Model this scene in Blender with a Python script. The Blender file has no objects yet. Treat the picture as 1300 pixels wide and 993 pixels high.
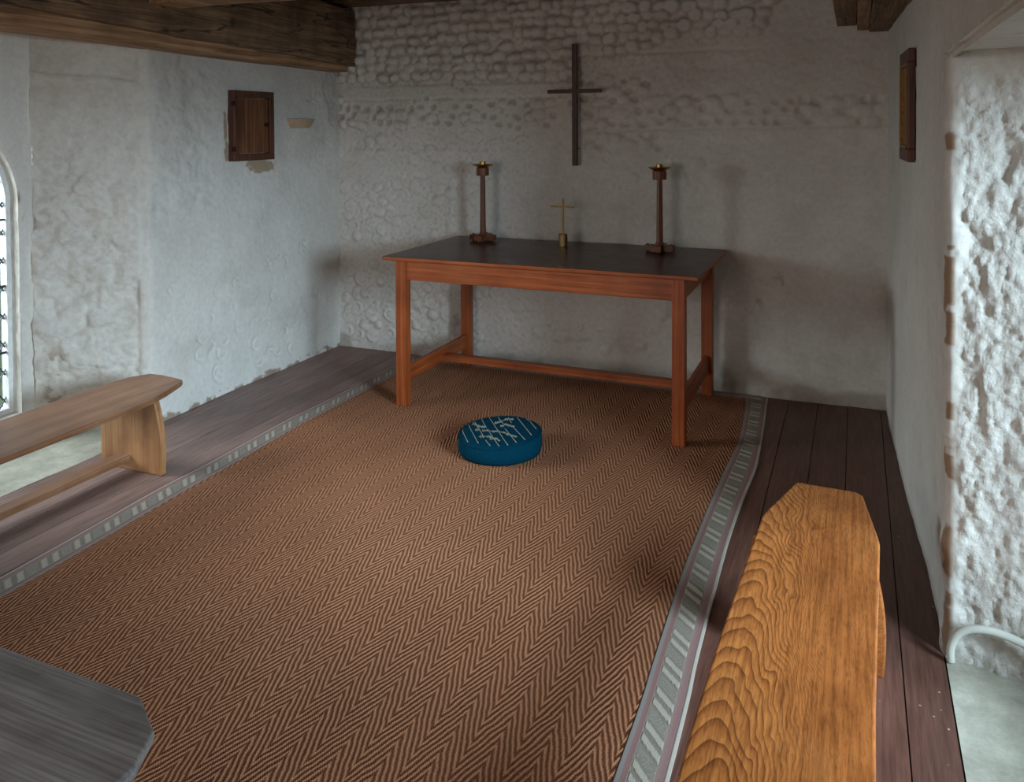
import bpy, bmesh, math, random
import numpy as np
from mathutils import Vector, Matrix

random.seed(4)
COL = bpy.context.scene.collection
PI = math.pi

# ------------------------------------------------------------------ helpers
def lin(r, g, b):
    def f(c):
        c /= 255.0
        return c / 12.92 if c <= 0.04045 else ((c + 0.055) / 1.055) ** 2.4
    return (f(r), f(g), f(b), 1.0)

def link(o, parent=None):
    COL.objects.link(o)
    if parent is not None:
        o.parent = parent
    return o

def tag(o, label=None, cat=None, group=None, kind=None):
    if label: o['label'] = label
    if cat: o['category'] = cat
    if group: o['group'] = group
    if kind: o['kind'] = kind
    return o

def empty(name, loc, label, cat, rz=0.0, group=None):
    o = bpy.data.objects.new(name, None)
    o.empty_display_size = 0.1
    o.location = loc
    o.rotation_euler = (0, 0, rz)
    link(o)
    return tag(o, label, cat, group)

def obj(name, bm, mat, parent=None, smooth=False, bevel=0.0, segs=2):
    me = bpy.data.meshes.new(name)
    bmesh.ops.recalc_face_normals(bm, faces=bm.faces[:])
    bm.to_mesh(me); bm.free()
    if mat: me.materials.append(mat)
    o = bpy.data.objects.new(name, me)
    link(o, parent)
    if smooth:
        me.polygons.foreach_set('use_smooth', [True] * len(me.polygons))
    if bevel:
        m = o.modifiers.new('bevel', 'BEVEL'); m.width = bevel; m.segments = segs
        m.limit_method = 'ANGLE'; m.angle_limit = math.radians(40)
    return o

def box(bm, x0, x1, y0, y1, z0, z1, mtx=None):
    vs = [bm.verts.new(p) for p in ((x0,y0,z0),(x1,y0,z0),(x1,y1,z0),(x0,y1,z0),(x0,y0,z1),(x1,y0,z1),(x1,y1,z1),(x0,y1,z1))]
    for f in ((0,3,2,1),(4,5,6,7),(0,1,5,4),(1,2,6,5),(2,3,7,6),(3,0,4,7)):
        bm.faces.new([vs[i] for i in f])
    if mtx is not None:
        bmesh.ops.transform(bm, matrix=mtx, verts=vs)
    return vs

def bx(*a, **k):
    bm = bmesh.new(); box(bm, *a, **k); return bm

def prism(bm, pts, axis, a0, a1):
    """extrude a 2-D outline: axis 'z' -> pts are (x,y); 'y' -> (x,z); 'x' -> (y,z)"""
    def P(p, a):
        return {'z': (p[0], p[1], a), 'y': (p[0], a, p[1]), 'x': (a, p[0], p[1])}[axis]
    lo = [bm.verts.new(P(p, a0)) for p in pts]; hi = [bm.verts.new(P(p, a1)) for p in pts]
    n = len(pts)
    bm.faces.new(lo[::-1]); bm.faces.new(hi)
    for i in range(n):
        bm.faces.new((lo[i], lo[(i+1) % n], hi[(i+1) % n], hi[i]))
    return lo + hi

def lathe(bm, prof, cx=0, cy=0, n=32, rfun=None, zfun=None):
    rings = []
    for r, z in prof:
        ring = []
        for k in range(n):
            a = 2 * PI * k / n
            rr = r * (rfun(a, z) if rfun else 1.0)
            x, y = cx + rr * math.cos(a), cy + rr * math.sin(a)
            ring.append(bm.verts.new((x, y, z + (zfun(x - cx, y - cy, r, z) if zfun else 0))))
        rings.append(ring)
    for a, b in zip(rings, rings[1:]):
        for k in range(n):
            bm.faces.new((a[k], a[(k+1) % n], b[(k+1) % n], b[k]))
    bm.faces.new(rings[0][::-1]); bm.faces.new(rings[-1])
    return rings

def tube(bm, pts, r, n=10):
    pts = [Vector(p) for p in pts]
    rings = []
    prev = Vector((0, 0, 1))
    for i, p in enumerate(pts):
        t = (pts[min(i+1, len(pts)-1)] - pts[max(i-1, 0)]).normalized()
        if abs(t.dot(prev)) > .95: prev = Vector((0, 1, 0)) if abs(t.y) < .9 else Vector((1, 0, 0))
        u = t.cross(prev).normalized(); v = t.cross(u).normalized()
        rr = r[i] if isinstance(r, (list, tuple)) else r
        rings.append([bm.verts.new(p + u * math.cos(2*PI*k/n) * rr + v * math.sin(2*PI*k/n) * rr) for k in range(n)])
    for a, b in zip(rings, rings[1:]):
        for k in range(n):
            bm.faces.new((a[k], a[(k+1) % n], b[(k+1) % n], b[k]))
    bm.faces.new(rings[0][::-1]); bm.faces.new(rings[-1])

def catmull(P, n=8):
    P = [Vector(p) for p in P]; out = []
    Q = [P[0]] + P + [P[-1]]
    for i in range(1, len(Q) - 2):
        for k in range(n):
            t = k / n; a, b, c, d = Q[i-1:i+3]
            out.append(.5 * ((2*b) + (c-a)*t + (2*a-5*b+4*c-d)*t*t + (-a+3*b-3*c+d)*t**3))
    out.append(P[-1]); return out

# ------------------------------------------------------------------ camera (solved from the table and the room corners)
CAM = Vector((2.27661, -3.76904, 1.5)); YAW, PITCH, ROLL = 0.39966, -0.02151, -0.0051
F_PX, PY = 1034.55, 183.95
fw = Vector((-math.sin(YAW)*math.cos(PITCH), math.cos(YAW)*math.cos(PITCH), math.sin(PITCH)))
rt = Vector((math.cos(YAW), math.sin(YAW), 0)); up = rt.cross(fw)
rt2 = rt*math.cos(ROLL) + up*math.sin(ROLL); up2 = -rt*math.sin(ROLL) + up*math.cos(ROLL)
cd = bpy.data.cameras.new('camera'); cam = bpy.data.objects.new('camera', cd); link(cam)
M = Matrix((rt2, up2, -fw)).transposed().to_4x4(); M.translation = CAM
cam.matrix_world = M
cd.sensor_fit = 'HORIZONTAL'; cd.sensor_width = 36.0; cd.lens = F_PX / 1300 * 36
cd.shift_x = 0; cd.shift_y = -(496.5 - PY) / 1300; cd.clip_start = 0.02
bpy.context.scene.camera = cam

# ------------------------------------------------------------------ materials
class NT:
    def __init__(s, name):
        s.m = bpy.data.materials.new(name); s.m.use_nodes = True
        s.t = s.m.node_tree; s.n = s.t.nodes; s.l = s.t.links
        s.n.clear()
        s.out = s.n.new('ShaderNodeOutputMaterial'); s.b = s.n.new('ShaderNodeBsdfPrincipled')
        s.l.new(s.b.outputs[0], s.out.inputs[0])
    def N(s, kind, **k):
        n = s.n.new('ShaderNode' + kind)
        for a, v in k.items():
            if a in n.inputs.keys(): n.inputs[a].default_value = v
            else: setattr(n, a, v)
        return n
    def L(s, a, b): s.l.new(a, b)
    def obj(s, scale=(1,1,1), rot=(0,0,0), coord='Object'):
        tc = s.N('TexCoord'); mp = s.N('Mapping'); mp.inputs['Scale'].default_value = scale; mp.inputs['Rotation'].default_value = rot
        s.L(tc.outputs[coord], mp.inputs['Vector']); return mp.outputs[0]
    def noise(s, vec, scale, detail=4, rough=.55, dist=0):
        n = s.N('TexNoise'); n.inputs['Scale'].default_value = scale; n.inputs['Detail'].default_value = detail
        n.inputs['Roughness'].default_value = rough; n.inputs['Distortion'].default_value = dist
        s.L(vec, n.inputs['Vector']); return n.outputs[0]
    def ramp(s, fac, stops):
        r = s.N('ValToRGB'); e = r.color_ramp.elements
        while len(e) < len(stops): e.new(.5)
        for i, (p, c) in enumerate(stops):
            e[i].position = p; e[i].color = c if len(c) == 4 else (*c, 1)
        s.L(fac, r.inputs[0]); return r.outputs[0]
    def mix(s, fac, a, b, mode='MIX'):
        m = s.N('Mix', data_type='RGBA', blend_type=mode)
        for v, i in ((fac, 0), (a, 6), (b, 7)):
            if isinstance(v, (int, float, tuple)): m.inputs[i].default_value = v
            else: s.L(v, m.inputs[i])
        return m.outputs[2]
    def math(s, op, a, b=0.0, c=0.0):
        m = s.N('Math', operation=op)
        for i, v in enumerate((a, b, c)):
            if isinstance(v, (int, float)): m.inputs[i].default_value = v
            else: s.L(v, m.inputs[i])
        return m.outputs[0]
    def bump(s, h, strength=.3, dist=.01, prev=None):
        b = s.N('Bump'); b.inputs['Strength'].default_value = strength; b.inputs['Distance'].default_value = dist
        s.L(h, b.inputs['Height'])
        if prev is not None: s.L(prev, b.inputs['Normal'])
        s.L(b.outputs[0], s.b.inputs['Normal']); return b.outputs[0]
    def base(s, c):
        if isinstance(c, tuple): s.b.inputs['Base Color'].default_value = c
        else: s.L(c, s.b.inputs['Base Color'])
    def set(s, **k):
        for a, v in k.items():
            i = s.b.inputs[a.replace('_', ' ')]
            if isinstance(v, (int, float, tuple)): i.default_value = v
            else: s.L(v, i)

def wood(name, dark, mid, light, axis='y', rough=.45, spec=.5, grain=1.0, rings=1.0, bump=.15, coat=0.0, ringmix=.45, fine=.5, cracks=False):
    t = NT(name)
    st = {'x': (.09, 1, 1), 'y': (1, .09, 1), 'z': (1, 1, .09)}[axis]
    v = t.obj(st)
    warp = t.noise(v, 5 * rings, 2, .5)
    w = t.N('TexWave', wave_type='RINGS', rings_direction={'x': 'X', 'y': 'Y', 'z': 'Z'}[axis])
    w.inputs['Scale'].default_value = 9 * rings; w.inputs['Distortion'].default_value = 6; w.inputs['Detail'].default_value = 2; w.inputs['Detail Scale'].default_value = 1.2
    off = t.N('Mapping'); off.inputs['Location'].default_value = (.13, .11, .17); t.L(v, off.inputs[0]); t.L(off.outputs[0], w.inputs['Vector'])
    st2 = {'x': (.02, 1, 1), 'y': (1, .02, 1), 'z': (1, 1, .02)}[axis]
    v2 = t.obj(st2)
    fi = t.noise(v2, 160 * grain, 3, .6)
    bl = t.noise(t.obj(), 4.5, 3, .6)
    c = t.ramp(bl, [(.3, dark), (.5, mid), (.72, light)])
    c = t.mix(ringmix, c, t.ramp(w.outputs[0], [(.1, dark), (.55, mid), (1, light)]))
    c = t.mix(fine, c, t.ramp(fi, [(.38, (.35, .3, .28)), (.6, (1.15, 1.15, 1.15))]), 'MULTIPLY')
    if cracks:
        ck = t.noise(t.obj({'x': (.10, 1, 1), 'y': (1, .10, 1), 'z': (1, 1, .1)}[axis]), 9, 3, .5)
        ln = t.ramp(t.math('ABSOLUTE', t.math('SUBTRACT', ck, .5)), [(.004, (1, 1, 1)), (.012, (0, 0, 0))])
        c = t.mix(t.math('MULTIPLY', ln, .8), c, (.012, .008, .006, 1))
        kv = t.N('TexVoronoi'); kv.inputs['Scale'].default_value = 3.1; t.L(t.obj(), kv.inputs['Vector'])
        kn = t.ramp(t.math('ADD', kv.outputs[0], t.math('MULTIPLY', bl, .08)), [(.10, (1, 1, 1)), (.16, (0, 0, 0))])
        c = t.mix(t.math('MULTIPLY', kn, .75), c, (.015, .010, .007, 1))
    t.base(c)
    t.set(Roughness=t.math('ADD', t.math('MULTIPLY', bl, .25), rough - .12), Specular_IOR_Level=spec)
    if coat: t.set(Coat_Weight=coat, Coat_Roughness=.12)
    t.bump(t.math('ADD', fi, t.math('MULTIPLY', w.outputs[0], .5)), bump, .002)
    return t.m

def simple(name, col, rough=.5, metal=0.0, nscale=60, var=.25, bump=.1, spec=.5):
    t = NT(name)
    n = t.noise(t.obj(), nscale, 4)
    d = tuple(c * (1 - var) for c in col[:3]) + (1,); l = tuple(min(1, c * (1 + var)) for c in col[:3]) + (1,)
    t.base(t.ramp(n, [(.3, d), (.7, l)])); t.set(Roughness=rough, Metallic=metal, Specular_IOR_Level=spec)
    t.bump(n, bump, .002)
    return t.m

def plaster(name, rough_amt=.35):
    t = NT(name)
    a = t.N('Attribute', attribute_name='Col')
    v = t.obj()
    n1 = t.noise(v, 2.2, 5, .6); n2 = t.noise(v, 38, 5, .65); n3 = t.noise(v, 210, 3, .6)
    c = t.mix(1.0, a.outputs[0], t.ramp(n1, [(.3, (.86, .85, .83)), (.7, (1, 1, 1))]), 'MULTIPLY')
    c = t.mix(.55, c, t.ramp(n2, [(.3, (.8, .79, .77)), (.62, (1.02, 1.02, 1.02))]), 'MULTIPLY')
    # sparse brown specks where the limewash has flaked
    vo = t.N('TexVoronoi'); vo.inputs['Scale'].default_value = 16; t.L(v, vo.inputs['Vector'])
    sp = t.ramp(t.math('ADD', vo.outputs[0], t.math('MULTIPLY', n2, .25)), [(.13, (1, 1, 1)), (.17, (0, 0, 0))])
    ok = t.ramp(t.noise(v, 6, 2), [(.56, (0, 0, 0)), (.66, (.7, .7, .7))])
    c = t.mix(t.math('MULTIPLY', sp, ok), c, lin(140, 112, 88))
    t.base(c); t.set(Roughness=.92, Specular_IOR_Level=.2)
    n4 = t.noise(t.obj((1, 1, .8)), 75, 5, .7)
    b = t.bump(t.math('ADD', t.math('MULTIPLY', n2, .5), t.math('MULTIPLY', n4, .5)), rough_amt, .010)
    t.L(t.math('MULTIPLY', a.outputs['Alpha'], rough_amt), b.node.inputs['Strength'])
    t.bump(n3, .3, .0012, b)
    return t.m

M_PL = plaster('limewash', 1.0)
M_PLR = plaster('rough_limewash', 1.0)

M_OAKTOP = wood('table_top_dark', lin(56,28,20), lin(74,40,30), lin(90,52,40), 'x', rough=.30, spec=.32, bump=.03, coat=.0, ringmix=.25, fine=.35)
M_TAB = {a: wood('table_wood_' + a, lin(126,58,24), lin(156,76,32), lin(176,94,46), a, rough=.42, bump=.06, ringmix=.35, fine=.4) for a in 'xyz'}
M_CAND = {a: wood('candlestick_wood_' + a, lin(84,42,22), lin(112,60,34), lin(134,78,46), a, rough=.45, rings=3, bump=.06) for a in 'xyz'}
M_BENL = {a: wood('left_bench_wood_' + a, lin(112,74,50), lin(140,98,70), lin(160,118,88), a, rough=.38, bump=.08, ringmix=.3, fine=.4) for a in 'yz'}
M_BENLEG = wood('left_bench_leg_wood', lin(132,88,54), lin(164,116,74), lin(182,134,90), 'z', rough=.5, bump=.08, ringmix=.35, fine=.35)
M_CROSS = wood('cross_wood', lin(58,36,26), lin(78,50,36), lin(96,62,46), 'z', rough=.55, rings=3)
M_BEAM = {a: wood('beam_wood_' + a, lin(84,66,50), lin(124,98,72), lin(156,126,94), a, rough=.75, grain=.6, rings=.6, bump=.5, ringmix=.25, fine=.6, cracks=True) for a in 'xy'}
M_BOARD = wood('wall_plate_board_wood', lin(122,90,64), lin(160,122,88), lin(186,146,106), 'y', rough=.7, grain=.6, bump=.4, fine=.6)
M_HATCH = wood('hatch_wood', lin(58,30,18), lin(84,46,28), lin(104,62,38), 'z', rough=.5, rings=2)
M_HATCHP = wood('hatch_panel_wood', lin(80,46,24), lin(110,66,36), lin(140,90,48), 'z', rough=.45, rings=2)
M_FRAME = wood('picture_frame_wood', lin(62,34,24), lin(92,54,38), lin(112,70,50), 'z', rough=.45, rings=2)
M_GOLD = simple('gilt', lin(150,104,44), .4, .6, 80)
M_BRASS = simple('brass', lin(176,134,68), .28, 1.0, 40, .2, .05)
M_BRASSD = simple('dull_brass', lin(150,122,84), .34, 1.0, 40, .2, .05)
M_IRON = simple('dark_iron', lin(44,38,36), .6, .7, 80)
M_LEAD = simple('lead', lin(66,72,78), .5, .6, 80)
M_PAINT = simple('white_painted_frame', lin(222,224,222), .6, 0, 30, .1, .3)
M_PIPE = simple('white_plastic', lin(206,206,196), .35, 0, 12, .08, .02)
M_LEDGE = simple('bare_clay', lin(176,150,122), .9, 0, 50, .2, .5)
M_DARK = simple('dark_void', lin(20,16,14), .9, 0, 30)
M_PAPER = simple('old_print', lin(120,104,76), .5, 0, 9, .3, .05)
M_LAWN = simple('grass', lin(120,138,100), .95, 0, 3, .3, .3)

def right_bench_wood():
    t = NT('right_bench_wood')
    sx = t.N('SeparateXYZ'); t.L(t.obj(), sx.inputs[0])
    wob = t.math('SUBTRACT', t.noise(t.obj((1, .35, 1)), 7, 3, .55), .5)
    xc = t.math('ADD', t.math('ADD', sx.outputs[0], .128), t.math('MULTIPLY', wob, .10))
    # nested cathedral arches along the rug side of the plank
    f = t.math('ADD', t.math('ADD', sx.outputs[1], t.math('MULTIPLY', t.math('MULTIPLY', xc, xc), 34)), t.math('MULTIPLY', wob, .30))
    fr = t.math('FRACT', t.math('DIVIDE', f, .062))
    side = t.ramp(t.math('ADD', sx.outputs[0], .5), [(.44, (1, 1, 1)), (.58, (.12, .12, .12))])
    fi = t.noise(t.obj((1, .025, 1)), 170, 3, .6)
    pores = t.noise(t.obj((1, .12, 1)), 330, 2, .6)
    bl = t.noise(t.obj((1, .6, 1)), 5, 4, .6)
    c = t.ramp(bl, [(.28, lin(112,60,26)), (.5, lin(150,86,40)), (.72, lin(172,108,54))])
    ring = t.ramp(fr, [(.0, lin(180,114,58)), (.5, lin(164,98,48)), (.84, lin(118,64,30)), (.94, lin(74,36,16)), (1, lin(150,90,44))])
    c = t.mix(t.math('MULTIPLY', side, .7), c, ring)
    c = t.mix(.55, c, t.ramp(fi, [(.36, (.42, .34, .3)), (.6, (1.15, 1.15, 1.15))]), 'MULTIPLY')
    c = t.mix(.5, c, t.ramp(pores, [(.35, (.45, .4, .35)), (.5, (1.05, 1.05, 1.05))]), 'MULTIPLY')
    st = t.ramp(t.noise(t.obj((1, .7, 1), (0, 0, .4)), 9, 4, .7), [(.3, (.55, .5, .48)), (.45, (1, 1, 1))])
    c = t.mix(.6, c, st, 'MULTIPLY')
    t.base(c); t.set(Roughness=t.math('ADD', t.math('MULTIPLY', bl, .3), .25), Specular_IOR_Level=.45)
    t.bump(fi, .12, .002)
    return t.m
M_BENR = right_bench_wood()

def rug_field():
    t = NT('coir_herringbone')
    tc = t.N('TexCoord'); sx = t.N('SeparateXYZ'); t.L(tc.outputs['Object'], sx.inputs[0])
    wob = t.noise(tc.outputs['Object'], 14, 3, .6)
    x = t.math('ADD', sx.outputs[0], t.math('MULTIPLY', t.math('SUBTRACT', wob, .5), .016))
    tri = t.math('PINGPONG', t.math('ADD', x, 7.0), .056)
    sl = t.math('MULTIPLY', sx.outputs[1], .365)
    ph = t.math('DIVIDE', t.math('ADD', tri, sl), .0148)
    s = t.math('SINE', t.math('MULTIPLY', ph, 2 * PI))
    s01 = t.math('MULTIPLY_ADD', s, .5, .5)
    # twisted yarn ticks along each cord
    tick = t.math('SINE', t.math('MULTIPLY', t.math('ADD', sx.outputs[1], t.math('MULTIPLY', tri, -1.3)), 2 * PI / .0085))
    t01 = t.math('MULTIPLY_ADD', tick, .5, .5)
    fz = t.noise(tc.outputs['Object'], 260, 4, .75)
    hh = t.math('ADD', s01, t.math('ADD', t.math('MULTIPLY', t01, .28), t.math('MULTIPLY', fz, .5)))
    big = t.noise(tc.outputs['Object'], 2.2, 4, .6)
    c = t.ramp(t.math('ADD', t.math('MULTIPLY', s01, .5), t.math('ADD', t.math('MULTIPLY', t01, .14), t.math('MULTIPLY', fz, .7))),
               [(.22, lin(62,36,25)), (.5, lin(124,80,55)), (.8, lin(174,117,84)), (1.0, lin(200,146,110))])
    c = t.mix(.8, c, t.ramp(big, [(.3, (.84, .82, .82)), (.7, (1.06, 1.04, 1.02))]), 'MULTIPLY')
    t.base(c); t.set(Roughness=.9, Specular_IOR_Level=.15)
    t.bump(hh, .85, .005)
    return t.m

def rug_border():
    t = NT('woven_border')
    uv = t.N('UVMap'); sx = t.N('SeparateXYZ'); t.L(uv.outputs[0], sx.inputs[0])
    u, v = sx.outputs[0], sx.outputs[1]     # u 0 = outer edge .. 1 = field edge, v in metres
    wv = t.math('ADD', v, t.math('MULTIPLY', t.noise(uv.outputs[0], 22, 2), .012))
    g = t.math('FRACT', t.math('DIVIDE', wv, .132))
    bar = t.ramp(t.math('PINGPONG', t.math('FRACT', t.math('DIVIDE', wv, .044)), .5), [(.14, (0, 0, 0)), (.32, (1, 1, 1))])
    spk = t.ramp(t.noise(uv.outputs[0], 130, 3), [(.42, (0, 0, 0)), (.58, (.75, .75, .75))])
    third = t.math('GREATER_THAN', g, .667)
    bar = t.mix(third, bar, spk)
    inner = t.ramp(u, [(.0, (0, 0, 0)), (.27, (0, 0, 0)), (.29, (1, 1, 1)), (.73, (1, 1, 1)), (.75, (0, 0, 0))])
    edge = t.ramp(u, [(0, lin(188,180,168)), (.06, lin(188,180,168)), (.08, lin(150,126,120)), (.14, lin(150,116,112)), (.26, lin(156,132,124)),
                      (.29, lin(160,152,140)), (.75, lin(160,152,140)), (.78, lin(146,108,104)), (.87, lin(150,120,114)), (.9, lin(150,144,138)), (1, lin(140,134,128))])
    lad = t.mix(bar, lin(138,128,116), lin(180,172,156))
    c = t.mix(inner, edge, lad)
    fz = t.noise(t.obj(), 300, 3, .7)
    c = t.mix(.6, c, t.ramp(fz, [(.3, (.75, .74, .72)), (.65, (1.08, 1.08, 1.08))]), 'MULTIPLY')
    t.base(c); t.set(Roughness=.85, Specular_IOR_Level=.2)
    t.bump(t.math('ADD', t.math('MULTIPLY', t.math('MULTIPLY', bar, inner), .8), t.math('MULTIPLY', fz, .4)), .8, .004)
    return t.m

def floor_mat():
    t = NT('floorboards')
    a = t.N('Attribute', attribute_name='Col')
    v = t.obj((1, .05, 1))
    fi = t.noise(v, 110, 4, .65); fi2 = t.noise(t.obj((1, .12, 1)), 22, 4, .6); bl = t.noise(t.obj(), 3.2, 4, .6)
    c = t.mix(.7, a.outputs[0], t.ramp(fi, [(.33, (.5, .47, .46)), (.62, (1.15, 1.15, 1.15))]), 'MULTIPLY')
    c = t.mix(.6, c, t.ramp(fi2, [(.3, (.65, .62, .62)), (.65, (1.1, 1.1, 1.1))]), 'MULTIPLY')
    c = t.mix(.5, c, t.ramp(bl, [(.3, (.7, .68, .68)), (.7, (1.15, 1.15, 1.15))]), 'MULTIPLY')
    vo = t.N('TexVoronoi'); vo.inputs['Scale'].default_value = 26; t.L(t.obj(), vo.inputs['Vector'])
    sp = t.ramp(t.math('ADD', vo.outputs[0], t.math('MULTIPLY', fi2, .12)), [(.115, (1, 1, 1)), (.15, (0, 0, 0))])
    ok = t.ramp(t.noise(t.obj(), 7, 3), [(.55, (0, 0, 0)), (.62, (.7, .7, .7))])
    c = t.mix(t.math('MULTIPLY', sp, ok), c, lin(196,184,176))
    t.base(c); t.set(Roughness=t.math('ADD', t.math('MULTIPLY', bl, .3), .33), Specular_IOR_Level=.42)
    t.bump(t.math('ADD', fi, fi2), .22, .002)
    return t.m

def stone_mat():
    t = NT('stone_slab')
    v = t.obj(); n = t.noise(v, 7, 5, .65); n2 = t.noise(v, 90, 4, .6)
    c = t.ramp(n, [(.3, lin(150,146,132)), (.55, lin(182,178,162)), (.72, lin(204,200,186))])
    c = t.mix(.4, c, t.ramp(n2, [(.3, (.75, .75, .73)), (.6, (1.05, 1.05, 1.05))]), 'MULTIPLY')
    t.base(c); t.set(Roughness=.6, Specular_IOR_Level=.35); t.bump(t.math('ADD', n, t.math('MULTIPLY', n2, .3)), .3, .008)
    return t.m

def glass_mat():
    t = NT('old_window_glass')
    tr = t.N('BsdfTransparent'); tr.inputs[0].default_value = (.93, .97, .95, 1)
    gl = t.N('BsdfGlossy'); gl.inputs['Roughness'].default_value = .08
    n = t.noise(t.obj(), 11, 2); bp = t.N('Bump'); bp.inputs['Strength'].default_value = .3; t.L(n, bp.inputs['Height']); t.L(bp.outputs[0], gl.inputs['Normal'])
    mx = t.N('MixShader'); mx.inputs[0].default_value = .1
    t.L(tr.outputs[0], mx.inputs[1]); t.L(gl.outputs[0], mx.inputs[2]); t.L(mx.outputs[0], t.out.inputs[0])
    t.n.remove(t.b)
    return t.m
def cloth(name, c1, c2, scale=260):
    t = NT(name); v = t.obj()
    n = t.noise(v, scale, 3, .7); n2 = t.noise(v, 14, 3)
    c = t.ramp(n, [(.3, c1), (.68, c2)]); c = t.mix(.5, c, t.ramp(n2, [(.3, (.8, .8, .8)), (.7, (1.1, 1.1, 1.1))]), 'MULTIPLY')
    t.base(c); t.set(Roughness=.95, Specular_IOR_Level=.05, Sheen_Weight=.0); t.bump(n, .8, .003)
    return t.m
M_RUG, M_BORDER, M_FLOOR, M_STONE, M_GLASS = rug_field(), rug_border(), floor_mat(), stone_mat(), glass_mat()
M_TEAL = cloth('teal_wool', lin(0,36,52), lin(2,60,80))
M_TEALS = cloth('teal_wool_side', lin(0,36,52), lin(3,58,76))
M_STITCH = cloth('cream_wool', lin(120,122,106), lin(164,164,146), 400)

# ------------------------------------------------------------------ numpy noise and height-field walls
_rng = np.random.RandomState(11)
_LAT = _rng.rand(8, 256, 256)
def vn(x, y, k=0):
    xi = np.floor(x).astype(int); yi = np.floor(y).astype(int); fx = x - xi; fy = y - yi
    fx = fx*fx*(3-2*fx); fy = fy*fy*(3-2*fy); L = _LAT[k % 8]
    a = L[xi & 255, yi & 255]; b = L[(xi+1) & 255, yi & 255]; c = L[xi & 255, (yi+1) & 255]; d = L[(xi+1) & 255, (yi+1) & 255]
    return (a*(1-fx)+b*fx)*(1-fy) + (c*(1-fx)+d*fx)*fy
def fbm(x, y, f, o=4, k=0, g=.5):
    s = 0; a = 1; t = 0
    for i in range(o):
        s = s + a*vn(x*f + 37.1*i, y*f + 11.7*i, k+i); t += a; a *= g; f *= 2.03
    return s/t
def ss(a, b, x):
    t = np.clip((x-a)/(b-a), 0, 1); return t*t*(3-2*t)
def win(x, a, b, e):    # soft window
    return ss(a-e, a+e, x) * (1-ss(b-e, b+e, x))

def splat(H, U, V, du, dv, stones):
    """stones: (u,v,a,b,amp,kind) on a regular grid U (rows) x V (cols)."""
    u0, v0 = U[0, 0], V[0, 0]
    for (u, v, a, b, amp, kind, th) in stones:
        R = max(a, b) * 1.5
        i0, i1 = max(0, int((u-R-u0)/du)), min(H.shape[0], int((u+R-u0)/du)+2)
        j0, j1 = max(0, int((v-R-v0)/dv)), min(H.shape[1], int((v+R-v0)/dv)+2)
        if i1 <= i0 or j1 <= j0: continue
        x = U[i0:i1, j0:j1]-u; y = V[i0:i1, j0:j1]-v
        c, s = math.cos(th), math.sin(th); x, y = x*c+y*s, -x*s+y*c
        r = (np.abs(x/a)**2.3 + np.abs(y/b)**2.3)**(1/2.3)
        if kind == 0:      # rounded cobble under limewash
            h = amp*(np.sqrt(np.clip(1.0-r*r, 0, 1)))
            H[i0:i1, j0:j1] = np.maximum(H[i0:i1, j0:j1], h)
        elif kind == 1:    # ring of plaster around a flat flint
            ph = 5*th; ang = np.cos(np.arctan2(y, x)-ph); h = amp*np.exp(-((r-.95)/.13)**2)*np.clip(.55+.75*ang, 0, 1) + amp*.30*np.clip(1-r, 0, 1)**.5*(r < 1)
            H[i0:i1, j0:j1] = np.maximum(H[i0:i1, j0:j1], h)
        else:              # dimple
            h = -amp*np.clip(1-r*r, 0, 1)**.8
            H[i0:i1, j0:j1] = np.minimum(H[i0:i1, j0:j1], h)

def grid_mesh(name_or_list, PX, PY_, PZ, COLR):
    """append a grid (n x m arrays) as verts/quads to the accumulator list"""
    n, m = PX.shape
    v = np.stack([PX, PY_, PZ], -1).reshape(-1, 3)
    idx = np.arange(n*m).reshape(n, m)
    q = np.stack([idx[:-1, :-1], idx[1:, :-1], idx[1:, 1:], idx[:-1, 1:]], -1).reshape(-1, 4)
    if COLR.shape[-1] == 3: COLR = np.concatenate([COLR, np.full(COLR.shape[:-1] + (1,), .2)], -1)
    name_or_list.append((v, q, COLR.reshape(-1, 4)))

def build_np(name, parts, mat, kind='structure', parent=None, smooth=True):
    off = 0; V = []; Q = []; C = []
    for v, q, c in parts:
        V.append(v); Q.append(q+off); C.append(c); off += len(v)
    V = np.concatenate(V); Q = np.concatenate(Q); C = np.concatenate(C)
    me = bpy.data.meshes.new(name)
    me.vertices.add(len(V)); me.vertices.foreach_set('co', V.astype(np.float32).ravel())
    me.loops.add(len(Q)*4); me.loops.foreach_set('vertex_index', Q.astype(np.int32).ravel())
    me.polygons.add(len(Q)); me.polygons.foreach_set('loop_start', np.arange(0, len(Q)*4, 4, dtype=np.int32))
    me.polygons.foreach_set('use_smooth', np.full(len(Q), smooth))
    me.update(calc_edges=True)
    at = me.color_attributes.new('Col', 'FLOAT_COLOR', 'POINT')
    at.data.foreach_set('color', (C if C.shape[1] == 4 else np.concatenate([C, np.ones((len(C), 1))], 1)).astype(np.float32).ravel())
    me.materials.append(mat)
    o = bpy.data.objects.new(name, me); link(o, parent)
    if kind: o['kind'] = kind
    return o

WHITE = np.array(lin(223, 219, 212)[:3]); BROWN = np.array(lin(150, 118, 90)[:3]); TAN = np.array(lin(168, 146, 118)[:3])
DIRT_AND_SHADE = np.array(lin(150, 138, 122)[:3])  # dirt tint, also used to paint the dimmer light on upper walls
def shade(shape, *layers):
    c = np.broadcast_to(WHITE, shape + (3,)).copy()
    for m, col in layers:
        m = np.clip(m, 0, 1)[..., None]; c = c*(1-m) + col*m
    return c

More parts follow.
